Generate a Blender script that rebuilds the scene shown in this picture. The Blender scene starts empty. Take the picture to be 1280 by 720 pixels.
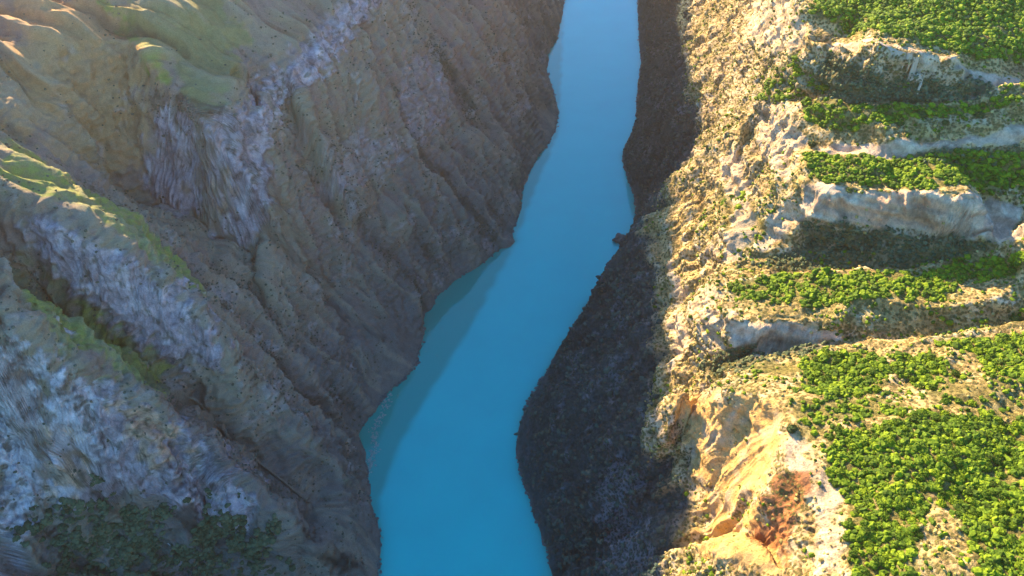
import bpy, math, random
import numpy as np
from mathutils import Vector, Matrix
from mathutils.geometry import delaunay_2d_cdt

random.seed(7)
rng = np.random.default_rng(11)
R = math.radians

# ------------------------------------------------------------------ camera
CAM_H = 620.0
PITCH = R(43.0)                       # degrees below the horizon
HFOV = R(66.0)
FPX = 640.0 / math.tan(HFOV / 2)
scene = bpy.context.scene
cam_data = bpy.data.cameras.new('camera')
cam_data.sensor_fit = 'HORIZONTAL'
cam_data.angle = HFOV
cam_data.clip_start = 1.0
cam_data.clip_end = 20000.0
cam = bpy.data.objects.new('camera', cam_data)
cam.location = (0, 0, CAM_H)
cam.rotation_euler = (R(90) - PITCH, 0, 0)
scene.collection.objects.link(cam)
scene.camera = cam

# ------------------------------------------------------------------ light
SUN_EL = R(22.5)
SUN_AZ = R(-30.0)                     # from +Y, negative = towards -X
world = bpy.data.worlds.new("World")
scene.world = world
world.use_nodes = True
nt = world.node_tree
nt.nodes.clear()
wo = nt.nodes.new('ShaderNodeOutputWorld')
bg = nt.nodes.new('ShaderNodeBackground')
sky = nt.nodes.new('ShaderNodeTexSky')
sky.sky_type = 'NISHITA'
sky.sun_disc = False
sky.sun_elevation = SUN_EL
sky.sun_rotation = SUN_AZ
sky.altitude = 600
sky.air_density = 1.0
sky.dust_density = 0.6
sky.ozone_density = 3.0
bg.inputs['Strength'].default_value = 0.10
tint = nt.nodes.new('ShaderNodeMix'); tint.data_type = 'RGBA'; tint.blend_type = 'MULTIPLY'
tint.inputs['Factor'].default_value = 1.0; tint.inputs['B'].default_value = (.47, .88, 1.14, 1)
nt.links.new(sky.outputs[0], tint.inputs['A'])
nt.links.new(tint.outputs['Result'], bg.inputs[0])
nt.links.new(bg.outputs[0], wo.inputs[0])

sl = bpy.data.lights.new('sun', 'SUN')
sl.energy = 4.9
sl.angle = R(0.6)
sl.color = (1.0, 0.75, 0.43)
sun = bpy.data.objects.new('sun', sl)
sdir = Vector((math.sin(SUN_AZ) * math.cos(SUN_EL), math.cos(SUN_AZ) * math.cos(SUN_EL), math.sin(SUN_EL)))
sun.rotation_euler = sdir.to_track_quat('Z', 'Y').to_euler()
sun.location = sdir * 2000
scene.collection.objects.link(sun)
scene.view_settings.view_transform = 'Standard'
scene.view_settings.look = 'None'
scene.view_settings.gamma = 1.0
scene.view_settings.exposure = 2.22
scene.cycles.max_bounces = 5
scene.cycles.diffuse_bounces = 3
scene.cycles.volume_bounces = 1

HAZE = 0.000075

# ------------------------------------------------------------------ pixel -> place
SP, CP = math.sin(PITCH), math.cos(PITCH)
def at(px, py, z):
    v = (360.0 - py) / FPX
    d = (CAM_H - z) / (SP - v * CP)
    return ((px - 640.0) / FPX * d, d * (CP + v * SP), z)

# ------------------------------------------------------------------ noise
def make_noise(seed):
    r = np.random.default_rng(seed)
    perm = r.permutation(256).astype(np.int32)
    perm = np.concatenate([perm, perm, perm])
    g = r.normal(size=(256, 3)).astype(np.float32)
    g /= np.linalg.norm(g, axis=1, keepdims=True)
    def f(x, y, z):
        x = np.asarray(x, np.float32); y = np.asarray(y, np.float32); z = np.asarray(z, np.float32)
        x, y, z = np.broadcast_arrays(x, y, z)
        xi = np.floor(x).astype(np.int32); yi = np.floor(y).astype(np.int32); zi = np.floor(z).astype(np.int32)
        xf = x - xi; yf = y - yi; zf = z - zi
        u = xf * xf * xf * (xf * (xf * 6 - 15) + 10)
        v = yf * yf * yf * (yf * (yf * 6 - 15) + 10)
        w = zf * zf * zf * (zf * (zf * 6 - 15) + 10)
        xi &= 255; yi &= 255; zi &= 255
        out = 0
        for a in (0, 1):
            pa = perm[xi + a]
            wa = u if a else 1 - u
            for b in (0, 1):
                pb = perm[pa + yi + b]
                wb = wa * (v if b else 1 - v)
                for c in (0, 1):
                    gi = g[perm[pb + zi + c]]
                    d = gi[..., 0] * (xf - a) + gi[..., 1] * (yf - b) + gi[..., 2] * (zf - c)
                    out = out + d * wb * (w if c else 1 - w)
        return out * 1.6
    return f
N1, N2, N3 = make_noise(1), make_noise(2), make_noise(3)
def fbm(n, x, y, z, oct=4, gain=0.5):
    s = 0; a = 1.0; f = 1.0
    for o in range(oct):
        s = s + a * n(x * f + 13.7 * o, y * f + 5.1 * o, z * f)
        a *= gain; f *= 2.03
    return s
def ridged(n, x, y, z, oct=4, gain=0.5):
    s = 0; a = 1.0; f = 1.0
    for o in range(oct):
        s = s + a * (1 - 2 * np.abs(n(x * f + 9.1 * o, y * f, z * f)))
        a *= gain; f *= 2.1
    return s
def sstep(a, b, x):
    t = np.clip((x - a) / (b - a), 0, 1)
    return t * t * (3 - 2 * t)

# ------------------------------------------------------------------ survey of the land
# river banks (pixel positions of the waterline, level 0)
LEFT_BANK = [(712,-60),(705,0),(700,25),(695,50),(683,68),(682,85),(690,110),(697,140),(695,160),(685,180),(672,195),(660,215),(650,240),(648,265),(640,290),(625,310),(600,330),(575,345),(545,370),(527,395),(525,430),(520,455),(505,475),(485,490),(470,510),(452,530),(445,542),(452,560),(458,585),(460,620),(470,650),(475,670),(474,700),(473,720),(470,800)]
RIGHT_BANK = [(790,-60),(798,0),(800,50),(803,80),(798,120),(797,150),(788,175),(778,195),(785,220),(795,245),(797,275),(790,295),(782,308),(765,345),(735,380),(715,415),(690,455),(662,500),(652,530),(648,560),(650,590),(665,630),(680,670),(692,720),(700,800)]
pts, edges = [], []
def add(p):
    pts.append(tuple(float(c) for c in p)); return len(pts) - 1
def line(seq, pix=True):
    ids = [add(at(*p) if pix else p) for p in seq]
    edges.extend(zip(ids[:-1], ids[1:]))
    return ids
lb = [at(x, y, 0) for x, y in LEFT_BANK]
rb = [at(x, y, 0) for x, y in RIGHT_BANK]
lb = [(190, 2600, 0), (150, 2050, 0)] + lb + [(-118, 180, 0), (-125, -200, 0)]
rb = [(330, 2600, 0), (310, 2050, 0)] + rb + [(38, 180, 0), (45, -200, 0)]
line(lb, False); line(rb, False)
def shift(seq, d, z, dy=0):
    out = []
    for i, p in enumerate(seq):
        out.append((p[0] + d, p[1] + dy, z))
    return out
# river bed
lbx = lambda Y: np.interp(Y, [p[1] for p in lb][::-1], [p[0] for p in lb][::-1])
rbx = lambda Y: np.interp(Y, [p[1] for p in rb][::-1], [p[0] for p in rb][::-1])
for Y in list(range(-200, 2601, 40)):
    l, r_ = float(lbx(Y)), float(rbx(Y))
    for t in (0.25, 0.5, 0.75):
        add((l + (r_ - l) * t, Y, -22.0))

def P(*a):
    for p in a: add(at(*p))
def Wd(*a):
    for p in a: add(p)
# ---- right side: dark lower wall up to the brow
line([(868,-5,165),(856,70,162),(864,129,160),(878,172,158),(858,211,150),(822,262,142),(800,294,138),(804,330,136),(819,368,136),(811,419,134),(812,480,130),(803,525,124),(795,563,120),(812,605,120),(830,638,124),(820,700,120),(812,760,118)])
Wd((330,1350,190),(420,1700,200),(450,2100,210),(470,2600,210),(100,180,120),(110,0,120),(115,-200,120))
# near terrace
line([(855,486,196),(905,476,212),(950,478,224),(975,496,232),(986,535,236),(1008,556,238),(1022,600,240),(1046,640,241),(1058,690,241),(1062,760,242)])
line([(905,490,217),(950,492,227),(972,512,231),(980,545,234),(972,585,228),(950,630,214),(940,680,205)])
line([(868,520,162),(862,570,148),(882,640,138),(905,690,138),(930,740,140)])
P((845,540,148),(845,590,138),(1000,650,224),(1000,720,220),(985,625,221),(975,665,211))
P((1100,560,247),(1180,500,250),(1280,560,256),(1150,640,250),(1280,720,262),(1150,720,252),(1100,480,240),(1010,500,236),(1400,600,265),(1400,800,270))
line([(855,484,196),(920,466,210),(980,450,221),(1060,434,234),(1160,419,243),(1280,403,252),(1400,385,260)])
Wd((150,180,215),(190,100,245),(190,-200,245),(400,0,270),(900,-200,290),(900,300,320),(600,150,285))
def trough(seq, dy, dz, dx=0):
    ids = []
    for p in seq:
        q = at(*p); ids.append(add((q[0] + dx, q[1] + dy, q[2] + dz)))
    edges.extend(zip(ids[:-1], ids[1:]))
trough([(1060,434,234),(1160,419,243),(1280,403,252),(1400,385,260)], 10, -12)
# second terrace
line([(915,449,190),(950,446,194),(985,441,202),(1030,432,212),(1060,427,218)])
line([(897,357,214),(903,380,216),(912,400,218),(950,404,222),(985,404,226),(1030,411,227),(1065,416,226),(1100,417,231)])
line([(897,355,214),(960,347,224),(1040,341,234),(1120,334,241),(1200,320,246),(1280,306,255),(1400,290,266)])
P((1280,360,256),(1180,380,247),(1080,375,238))
trough([(960,347,224),(1040,341,234),(1120,334,241),(1200,320,246),(1280,306,255),(1400,290,266)], 9, -12)
# third terrace
line([(918,333,204),(960,322,212),(1010,310,220),(1080,310,230),(1160,311,247),(1230,308,252)])
line([(905,290,214),(950,283,224),(1000,280,236),(1060,285,242),(1120,292,248),(1180,297,254),(1240,300,262)])
line([(1000,236,258),(1030,236,264),(1060,240,270),(1120,242,277),(1180,245,284),(1220,250,288),(1250,262,286),(1300,265,290)])
P((1250,300,264),(1300,300,268),(1280,282,276))
line([(996,190,262),(985,215,258),(1000,236,258)])
line([(1020,192,268),(1100,197,278),(1180,194,289),(1280,182,300),(1400,170,305)])
line([(1020,184,275),(1100,184,287),(1180,177,298),(1280,163,308),(1400,150,318)])
# fourth terrace
line([(940,133,258),(975,128,272),(1000,124,286),(1060,128,298),(1120,130,307),(1200,125,316),(1280,113,327),(1400,106,328)])
trough([(1000,124,286),(1060,128,298),(1120,130,307),(1200,125,316),(1280,113,327),(1400,106,328)], 9, -10)
P((940,165,236),(950,230,228),(900,180,205),(900,250,196),(880,330,178),(860,300,170),(930,270,222),(865,400,176),(880,440,176),(850,450,160))
# valley and rim of the fifth terrace
line([(1030,66,316),(1100,86,324),(1180,99,325),(1250,109,327),(1400,104,331)])
line([(1008,50,324),(1050,48,336),(1100,59,339),(1180,76,338),(1265,97,334),(1400,90,340)])
P((940,110,256),(970,80,285),(1000,56,315),(1020,100,298),(1100,110,311),(1180,113,317))
line([(1008,50,324),(1005,20,330),(1000,0,335),(990,-40,340)])
P((1280,0,350),(1280,50,340),(1150,20,346),(1100,0,348),(1150,-60,362),(1400,-60,370))
P((960,10,275),(930,60,240),(900,20,215),(905,100,205),(900,-40,220),(950,-60,270))
Wd((330,950,340),(400,1150,350),(480,1500,360),(600,2100,360),(640,2600,360),(900,700,400),(900,1400,430),(900,2600,430))
# ---- left side
line([(-80,335,325),(0,350,290),(45,380,266),(100,422,231),(150,452,205),(200,480,178)])
line([(0,386,292),(45,412,270),(100,447,238),(150,472,212),(200,495,186),(262,545,146),(330,610,98),(392,690,45)])
P((-80,340,330),(20,480,225),(50,470,235),(60,640,128),(0,720,118),(-80,700,140),(30,560,175),(58,520,205))
P((110,500,205),(150,620,116),(200,560,150),(250,620,88),(100,640,120),(100,720,80),(250,720,45),(330,690,48),(400,740,14),(430,640,30))
line([(60,468,240),(66,520,200),(60,600,150)])
line([(0,333,256),(45,370,236),(90,412,205),(180,466,158),(240,520,124),(310,585,74),(380,640,34)])
line([(-80,150,335),(0,185,312),(60,222,300),(130,268,270),(200,318,236),(250,366,202)])
line([(-80,190,345),(0,224,318),(45,250,304),(90,274,288),(160,317,259),(225,360,224),(282,430,172),(350,500,108),(420,588,45)])
line([(-60,290,300),(0,310,282),(40,325,262),(110,372,232),(165,420,195),(205,452,166),(250,500,128)])
Wd((-372,505,296),(-325,476,272),(-290,472,246),(-250,468,190),(-215,456,122),(-180,445,55))
line([(-80,110,345),(0,152,312),(60,195,290),(130,245,258),(200,292,216),(265,345,172),(330,400,128),(400,470,68)])
# brown slope and rocky spur
P((0,0,350),(0,80,330),(60,60,334),(100,130,297),(150,195,248),(50,150,298),(100,200,264),(-100,0,362),(-100,80,345),(100,0,345))
line([(110,-30,346),(132,10,338),(160,50,326),(190,85,315),(214,112,300)])
line([(214,114,298),(235,125,294),(256,150,284),(300,132,284),(325,100,286),(352,74,288),(395,30,290),(432,0,288),(470,-50,288)])
line([(205,268,184),(228,280,178),(262,292,170),(295,300,166),(325,290,176),(335,240,203),(350,190,224),(375,125,258),(420,70,262),(464,0,270),(505,-50,262)])
P((240,50,316),(290,20,322),(200,20,335),(170,20,338),(300,80,298),(160,262,200),(180,200,238))
# smooth flank with soft ribs
line([(345,215,190),(400,262,140),(480,300,82),(560,333,14)])
line([(447,60,248),(472,120,208),(500,190,142),(560,250,78),(630,298,10)])
line([(520,0,222),(560,60,176),(600,130,104),(640,200,48)])
P((520,240,102),(460,240,118),(560,180,98),(420,180,185),(330,330,138),(400,350,92),(480,420,30),(440,320,92),(520,370,30),(470,380,48),(400,420,78),(600,290,28))
P((505,60,212),(600,40,158),(650,60,72),(620,0,160),(660,130,32),(665,0,80),(640,-60,150),(560,-60,220),(400,-60,295),(300,-60,345),(440,460,30))
# unseen high ground beyond the frame, heights shaped to cast the evening shadow
Wd((-470,640,345),(-560,850,370),(-380,1130,540),(-400,1250,570),(-380,1550,600),(-300,2000,560),(-200,2600,540),(-560,560,345),(-620,400,335),(-560,250,300),(-520,100,280),(-900,300,330),(-1200,-200,330),(-1200,700,360),(-1200,1600,560),(-1200,2600,560))
Wd((-250,900,350),(-120,1150,300),(-50,1500,240),(20,2000,240),(60,2600,220),(-200,1300,430),(-260,1600,560))
Wd((-160,150,40),(-240,100,80),(-330,100,120),(-420,150,200),(-160,-200,40),(-300,-200,110),(-500,-200,260))

# triangulate the survey and rasterise it
GX0, GX1, GY0, GY1, GD = -1200.0, 900.0, -200.0, 2600.0, 2.0
gx = np.arange(GX0, GX1 + .1, GD); gy = np.arange(GY0, GY1 + .1, GD)
for c in ((GX0, GY0, 420), (GX1, GY0, 290), (GX0, GY1, 560), (GX1, GY1, 430)): add(c)
co, _, fa, orig, _, _ = delaunay_2d_cdt([Vector(p[:2]) for p in pts], edges, [], 0, 0.05)
zs = np.zeros(len(co)); P3 = np.array(pts)
for i, o in enumerate(orig):
    if o: zs[i] = np.mean([P3[k, 2] for k in o])
    else:
        d = np.hypot(P3[:, 0] - co[i][0], P3[:, 1] - co[i][1]); k = np.argsort(d)[:3]
        zs[i] = np.average(P3[k, 2], weights=1 / (d[k] + .1))
dem = np.full((len(gy), len(gx)), np.nan, np.float32)
for f in fa:
    (x0, y0), (x1, y1), (x2, y2) = [co[i] for i in f]
    det = (y1 - y2) * (x0 - x2) + (x2 - x1) * (y0 - y2)
    if abs(det) < 1e-9: continue
    i0 = max(0, int((min(x0, x1, x2) - GX0) / GD)); i1 = min(len(gx), int((max(x0, x1, x2) - GX0) / GD) + 2)
    j0 = max(0, int((min(y0, y1, y2) - GY0) / GD)); j1 = min(len(gy), int((max(y0, y1, y2) - GY0) / GD) + 2)
    X = gx[None, i0:i1]; Y = gy[j0:j1, None]
    a = ((y1 - y2) * (X - x2) + (x2 - x1) * (Y - y2)) / det
    b = ((y2 - y0) * (X - x2) + (x0 - x2) * (Y - y2)) / det
    c = 1 - a - b
    m = (a >= -1e-6) & (b >= -1e-6) & (c >= -1e-6)
    sub = dem[j0:j1, i0:i1]
    sub[m] = (a * zs[f[0]] + b * zs[f[1]] + c * zs[f[2]])[m]
dem[np.isnan(dem)] = 300
def blur(a, s):
    k = int(3 * s) + 1
    w = np.exp(-0.5 * (np.arange(-k, k + 1) / s) ** 2); w /= w.sum()
    p = np.pad(a, ((k, k), (0, 0)), 'edge'); a = sum(w[i] * p[i:i + a.shape[0]] for i in range(2 * k + 1))
    p = np.pad(a, ((0, 0), (k, k)), 'edge'); return sum(w[i] * p[:, i:i + a.shape[1]] for i in range(2 * k + 1))
dem0 = dem
soft, fine = blur(dem, 3.0), blur(dem, 0.8)
k = sstep(-60, 60, gx)[None, :] * 0.1
dem = (fine * (0.86 + k) + soft * (0.14 - k)).astype(np.float32)
near_water = np.exp(-(dem0 / 9.0) ** 2)
dem = dem * (1 - near_water) + blur(dem0, 0.8) * near_water
def samp(grid, X, Y):
    fx = np.clip((X - GX0) / GD, 0, len(gx) - 1.001); fy = np.clip((Y - GY0) / GD, 0, len(gy) - 1.001)
    i = fx.astype(np.int32); j = fy.astype(np.int32); u = (fx - i).astype(np.float32); v = (fy - j).astype(np.float32)
    return (grid[j, i] * (1 - u) * (1 - v) + grid[j, i + 1] * u * (1 - v) + grid[j + 1, i] * (1 - u) * v + grid[j + 1, i + 1] * u * v)
def hit(px, py):
    """where the line of sight through a pixel meets the land"""
    v = (360.0 - py) / FPX
    dx, dy, dz = (px - 640.0) / FPX, CP + v * SP, -(SP - v * CP)
    t = np.arange(150, 2400, 1.0)
    z = CAM_H + dz * t
    k = np.argmax(samp(dem, dx * t, dy * t) >= z)
    return (dx * t[k], dy * t[k], z[k])

# ------------------------------------------------------------------ the mesh of the land
ROWS, COLS = 1560, 1450
tt = np.linspace(0, 1, 4000)
Yc = GY0 + (GY1 - GY0) * tt
dens = np.where(Yc < 150, .12, 1.0 / (0.5 + np.maximum(Yc - 230, 0) / 500.0)); dens = np.where(Yc > 1550, .12, dens)
cum = np.concatenate([[0], np.cumsum((dens[1:] + dens[:-1]) / 2)]); cum /= cum[-1]
Yr = np.interp(np.linspace(0, 1, ROWS), cum, Yc)
Xf = np.arange(GX0, GX1 + .1, 1.0)
Zr = samp(dem, Xf[None, :], Yr[:, None])
slope = np.abs(np.gradient(Zr, axis=1))
lim = 0.70 * (Yr[:, None] * .95 + 190) + 20
wgt = np.sqrt(1 + (1.3 * np.minimum(slope, 5)) ** 2) * np.where(np.abs(Xf[None, :]) < lim, 1.0, 0.08)
inw = (Xf[None, :] > lbx(Yr)[:, None] + 10) & (Xf[None, :] < rbx(Yr)[:, None] - 10)
wgt = np.where(inw, 0.05, wgt)
C = np.concatenate([np.zeros((ROWS, 1)), np.cumsum((wgt[:, 1:] + wgt[:, :-1]) / 2, axis=1)], axis=1)
C /= C[:, -1:]
w = np.exp(-0.5 * (np.arange(-12, 13) / 5.0) ** 2); w /= w.sum()
Cp = np.pad(C, ((12, 12), (0, 0)), 'edge'); C = sum(w[i] * Cp[i:i + ROWS] for i in range(25))
u = np.linspace(0, 1, COLS)
VX = np.stack([np.interp(u, C[j], Xf) for j in range(ROWS)]).astype(np.float32)
VY = np.repeat(Yr[:, None], COLS, axis=1).astype(np.float32)
VZ = samp(dem, VX, VY).astype(np.float32)
gyy, gxx = np.gradient(blur(dem, 2.0), GD)
SX, SY = samp(gxx, VX, VY), samp(gyy, VX, VY)
steep = np.hypot(SX, SY)
nz = 1 / np.sqrt(1 + steep ** 2)
NX, NY, NZ = -SX * nz, -SY * nz, nz
bankfade = sstep(-2, 25, VZ) * .7 + .3 * sstep(-9, -3, VZ)
right = VX > (lbx(Yr) + rbx(Yr))[:, None] / 2
rgt = right.astype(np.float32)
# rock relief: ribs that run down the cliffs, blocks, strata
cliff = sstep(0.7, 1.5, steep)
calm = 1 - .85 * np.exp(-(((VX - 143) / 38) ** 2 + ((VY - 285) / 55) ** 2))
wx = VX + 9 * N2(VX / 30, VY / 30, VZ / 30); wy = VY + 9 * N3(VX / 30, VY / 30, VZ / 30)
d = fbm(N1, VX / 60, VY / 60, VZ / 150, 3) * 5.0 * bankfade
# spurs and gullies that run down to the river
d += (1 - rgt) * (ridged(N3, wx / 150, wy / 34 + wx / 110, VX * 0, 3, .45) - .3) * 10 * sstep(4, 60, VZ) * (1 - .5 * cliff)
d += rgt * (ridged(N3, wx / 90, wy / 26, VZ / 200, 3, .45) - .3) * 3.0 * sstep(4, 50, VZ) * sstep(240, 170, VZ) * 1.8
d += cliff * (ridged(N2, wx / 22, wy / 22, VZ / 44, 3, .5) - .55) * (3.8 + 1.6 * (1 - rgt)) * (.3 + .7 * bankfade) * calm
d += (1 - rgt) * (ridged(N1, wx / 46 + wy / 60, wy / 11, VX * 0, 3, .5) - .5) * 1.0 * sstep(2, 40, VZ) * (1 - cliff)
d += (1 - cliff) * (ridged(N2, wx / 26, wy / 26, VZ / 60, 4, .5) - .6) * (.7 + .7 * rgt) * bankfade * calm
d += fbm(N3, VX / 8, VY / 8, VZ / 8, 3, .6) * (0.4 + 1.0 * cliff) * (.5 + .5 * bankfade) * calm
led = (VZ + 3 * N1(VX / 70, VY / 70, VZ / 70)) / 6.5
led2 = (VZ + 7 * N1(VX / 60, VY / 60, VZ / 60)) / 15
led2 = led2 - np.floor(led2)
ledgy = rgt * sstep(100, 140, VZ) * sstep(.25, .55, steep)
d += calm * ledgy * (sstep(.1, .35, led2) * sstep(1.0, .5, led2) - .4) * 2.6
d += cliff * (sstep(.15, .6, led - np.floor(led)) - .5) * 1.3 * bankfade * calm
VX = VX + NX * d; VY = VY + NY * d; VZ = VZ + NZ * d

def grid_mesh(name, X, Y, Z, mask, attrs, mat):
    rows, cols = X.shape
    idx = np.arange(rows * cols, dtype=np.int32).reshape(rows, cols)
    q = np.stack([idx[:-1, :-1], idx[:-1, 1:], idx[1:, 1:], idx[1:, :-1]], axis=-1)[mask[:-1, :-1]]
    used = np.zeros(rows * cols, bool); used[q.ravel()] = True
    remap = np.cumsum(used) - 1
    q = remap[q].astype(np.int32)
    me = bpy.data.meshes.new(name)
    V = np.stack([X, Y, Z], -1).reshape(-1, 3)[used].astype(np.float32)
    me.vertices.add(len(V)); me.vertices.foreach_set('co', V.ravel())
    me.loops.add(q.size); me.loops.foreach_set('vertex_index', q.ravel())
    me.polygons.add(len(q)); me.polygons.foreach_set('loop_start', np.arange(0, q.size, 4, dtype=np.int32))
    me.update(calc_edges=True)
    me.polygons.foreach_set('use_smooth', np.ones(len(q), bool))
    for k, a in attrs.items():
        at_ = me.attributes.new(k, 'FLOAT', 'POINT'); at_.data.foreach_set('value', a.reshape(-1)[used].astype(np.float32))
    o = bpy.data.objects.new(name, me); scene.collection.objects.link(o)
    o['kind'] = 'structure'
    if mat: me.materials.append(mat)
    return o

# ------------------------------------------------------------------ what grows where
def polymask(poly, soft=2.0, tol=14.0):
    """1 inside a patch of ground or cliff outlined on the land: a slab through the outline's own best plane"""
    dens_ = []
    for a, b in zip(poly, poly[1:] + poly[:1]):
        n = max(1, int(math.hypot(b[0] - a[0], b[1] - a[1]) / 40))
        dens_ += [(a[0] + (b[0] - a[0]) * k / n, a[1] + (b[1] - a[1]) * k / n) for k in range(n)]
    H3 = np.array([hit(*p) for p in dens_]); c = H3.mean(0)
    _, _, vt = np.linalg.svd(H3 - c)
    off = np.abs((H3 - c) @ vt[2]).max()
    lo, hi = H3.min(0) - 12, H3.max(0) + 12
    sel = (VX > lo[0]) & (VX < hi[0]) & (VY > lo[1] ) & (VY < hi[1]) & (VZ > lo[2] - tol) & (VZ < hi[2] + tol)
    out = np.zeros(VX.shape, np.float32)
    Q = np.stack([VX[sel], VY[sel], VZ[sel]], -1) - c
    U, V, W_ = Q @ vt[0], Q @ vt[1], np.abs(Q @ vt[2])
    PU, PV = (H3 - c) @ vt[0], (H3 - c) @ vt[1]
    wob = fbm(N3, VX[sel] / 14, VY[sel] / 14, VZ[sel] / 14, 3) * 2.5 * soft
    dist = np.full(U.shape, 1e9, np.float32); ins = np.zeros(U.shape, bool)
    for i in range(len(PU)):
        x0, y0, x1, y1 = PU[i - 1], PV[i - 1], PU[i], PV[i]
        dx, dy = x1 - x0, y1 - y0
        t = np.clip(((U - x0) * dx + (V - y0) * dy) / (dx * dx + dy * dy + 1e-9), 0, 1)
        dist = np.minimum(dist, np.hypot(U - x0 - t * dx, V - y0 - t * dy))
        cr = ((y0 > V) != (y1 > V)) & (U < (x1 - x0) * (V - y0) / (y1 - y0 + 1e-12) + x0)
        ins ^= cr
    sd = np.where(ins, dist, -dist) + wob
    out[sel] = sstep(-soft, soft, sd) * (W_ < off + tol)
    return out
def region(polys, **k):
    m = np.zeros(VX.shape, np.float32)
    for p in polys: m = np.maximum(m, polymask(p, **k))
    return m

VY_ = VY
grow = np.zeros(VX.shape, np.float32)        # lush bush cover on the right terraces
for dn, poly in [
    (1.0, [(1012,-60),(1425,-60),(1425,88),(1200,68),(1110,50),(1050,36),(1014,22)]),
    (.75, [(937,130),(962,98),(1000,60),(1008,90),(1050,118),(1000,123)]),
    (.9, [(1003,129),(1060,130),(1120,133),(1200,128),(1425,115),(1425,128),(1200,142),(1150,150),(1100,160),(1040,165),(1008,152)]),
    (.3, [(1005,155),(1425,128),(1425,160),(1180,172),(1020,180)]),
    (.95, [(1000,195),(1425,186),(1425,240),(1220,242),(1120,236),(1005,226)]),
    (.95, [(900,359),(1000,345),(1130,336),(1150,350),(1130,370),(1080,385),(1010,386),(930,376)]),
    (.95, [(1120,350),(1200,324),(1425,308),(1425,345),(1215,345),(1180,370),(1130,380)]),
    (.35, [(900,380),(1425,345),(1425,404),(1160,418),(1060,414),(985,402)]),
    (1.0, [(1150,425),(1425,405),(1425,500),(1240,480),(1215,440),(1185,430)]),
    (1.0, [(995,450),(1080,438),(1110,450),(1105,490),(1060,500),(1025,505),(1000,485)]),
    (.97, [(1110,440),(1165,440),(1190,462),(1165,490),(1120,470)]),
    (.8, [(1000,505),(1100,497),(1140,510),(1130,530),(1060,530),(1010,520)]),
    (.6, [(870,482),(920,468),(990,452),(1000,470),(940,475)]),
    (.45, [(985,500),(1040,505),(1030,545),(1000,550)]),
    (1.0, [(1030,545),(1120,530),(1160,515),(1240,520),(1425,535),(1425,800),(1235,800),(1200,660),(1160,618),(1135,800),(1066,800),(1060,620),(1035,590)]),
    (.45, [(1165,440),(1215,470),(1425,520),(1425,540),(1200,520),(1150,500)]),
    (.35, [(1160,618),(1200,660),(1235,800),(1135,800)]),
    (.5, [(1008,285),(1000,275),(925,320),(905,300),(900,240),(935,240),(960,285)]),
]:
    grow = np.maximum(grow, dn * polymask(poly, soft=1.5, tol=8))
grass = region([[(0,178),(60,218),(130,260),(205,316),(255,372),(228,364),(160,318),(90,274),(45,250),(0,226)],
                [(0,346),(45,376),(100,418),(200,476),(207,499),(150,474),(100,450),(45,415),(0,390)],
                [(128,8),(150,15),(215,95),(216,114),(190,90)]], soft=2.5)
dry = region([[(0,0),(300,0),(290,90),(215,105),(190,200),(120,215),(0,160)]], soft=12, tol=30)  # warm sun glow painted over the dry grass of the upper left
meadow = region([[(0,318),(55,345),(110,378),(200,458),(190,480),(90,428),(0,372)],
                 [(150,0),(290,0),(300,80),(296,130),(256,146),(216,108),(160,40)]], soft=6)
thicket = region([[(62,650),(110,632),(250,640),(330,660),(350,719),(40,719)]], soft=13, tol=20)
cliff_l = region([[(28,268),(92,268),(160,315),(227,358),(283,432),(275,455),(205,450),(160,418),(110,372),(55,325)],
                  [(203,120),(256,150),(257,262),(226,280),(195,262),(188,200)],
                  [(256,150),(330,118),(335,240),(325,285),(295,300),(262,290)],
                  [(300,132),(352,72),(425,0),(470,0),(425,62),(372,118),(335,160)],
                  [(440,165),(495,175),(500,205),(430,243),(395,240)],
                  [(500,60),(548,85),(560,150),(520,180),(495,130)],
                  [(0,384),(45,408),(62,465),(58,600),(30,719),(0,719)],
                  [(60,463),(150,484),(240,535),(330,625),(300,650),(180,615),(100,630),(55,625)]], soft=4.5, tol=20)
faint = region([[(440,165),(495,175),(500,205),(430,243),(395,240)], [(500,60),(548,85),(560,150),(520,180),(495,130)]], soft=10, tol=30)
cliff_l *= 1 - .6 * faint
near_l = region([[(0,384),(45,408),(62,465),(58,600),(30,719),(0,719)], [(60,463),(120,475),(135,560),(100,625),(55,625)]], soft=4, tol=20)
rust_l = region([[(150,492),(215,520),(235,560),(190,590),(165,560),(120,500)], [(60,530),(110,545),(105,620),(60,620)],
                 [(265,230),(290,205),(298,262),(268,270)]], soft=3, tol=20)
cliff_r = region([[(1000,234),(1100,238),(1240,248),(1279,262),(1279,300),(1240,300),(1120,290),(1000,279)],
                  [(912,402),(985,404),(1065,418),(1030,436),(985,442),(950,448),(914,448)],
                  [(1012,48),(1100,62),(1180,78),(1275,98),(1260,108),(1180,98),(1100,84),(1030,66)],
                  [(1020,182),(1100,182),(1180,176),(1279,160),(1279,182),(1180,194),(1100,197),(1020,193)]], soft=1.2, tol=10)
talus_shade = region([[(1035,66),(1100,86),(1180,100),(1262,110),(1200,124),(1120,130),(1060,127),(1010,118)],
                [(1000,284),(1120,295),(1230,302),(1240,308),(1150,330),(1040,338),(960,342),(925,338),(1005,312)],
                [(1110,196),(1279,184),(1279,200),(1180,206)], [(880,478),(915,452),(985,444),(1060,430),(1000,446),(920,466)]], soft=2, tol=10)
pink_r = region([[(1020,245),(1120,246),(1180,252),(1190,290),(1120,288),(1020,276)]], soft=2, tol=12)
gold = region([[(866,500),(900,488),(970,502),(982,545),(962,600),(925,640),(880,600),(862,560)], [(880,610),(930,640),(985,650),(985,715),(930,719),(885,700)]], soft=4, tol=20)
rust_r = region([[(968,598),(1012,590),(1000,640),(985,690),(950,690)]], soft=2, tol=20)
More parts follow.
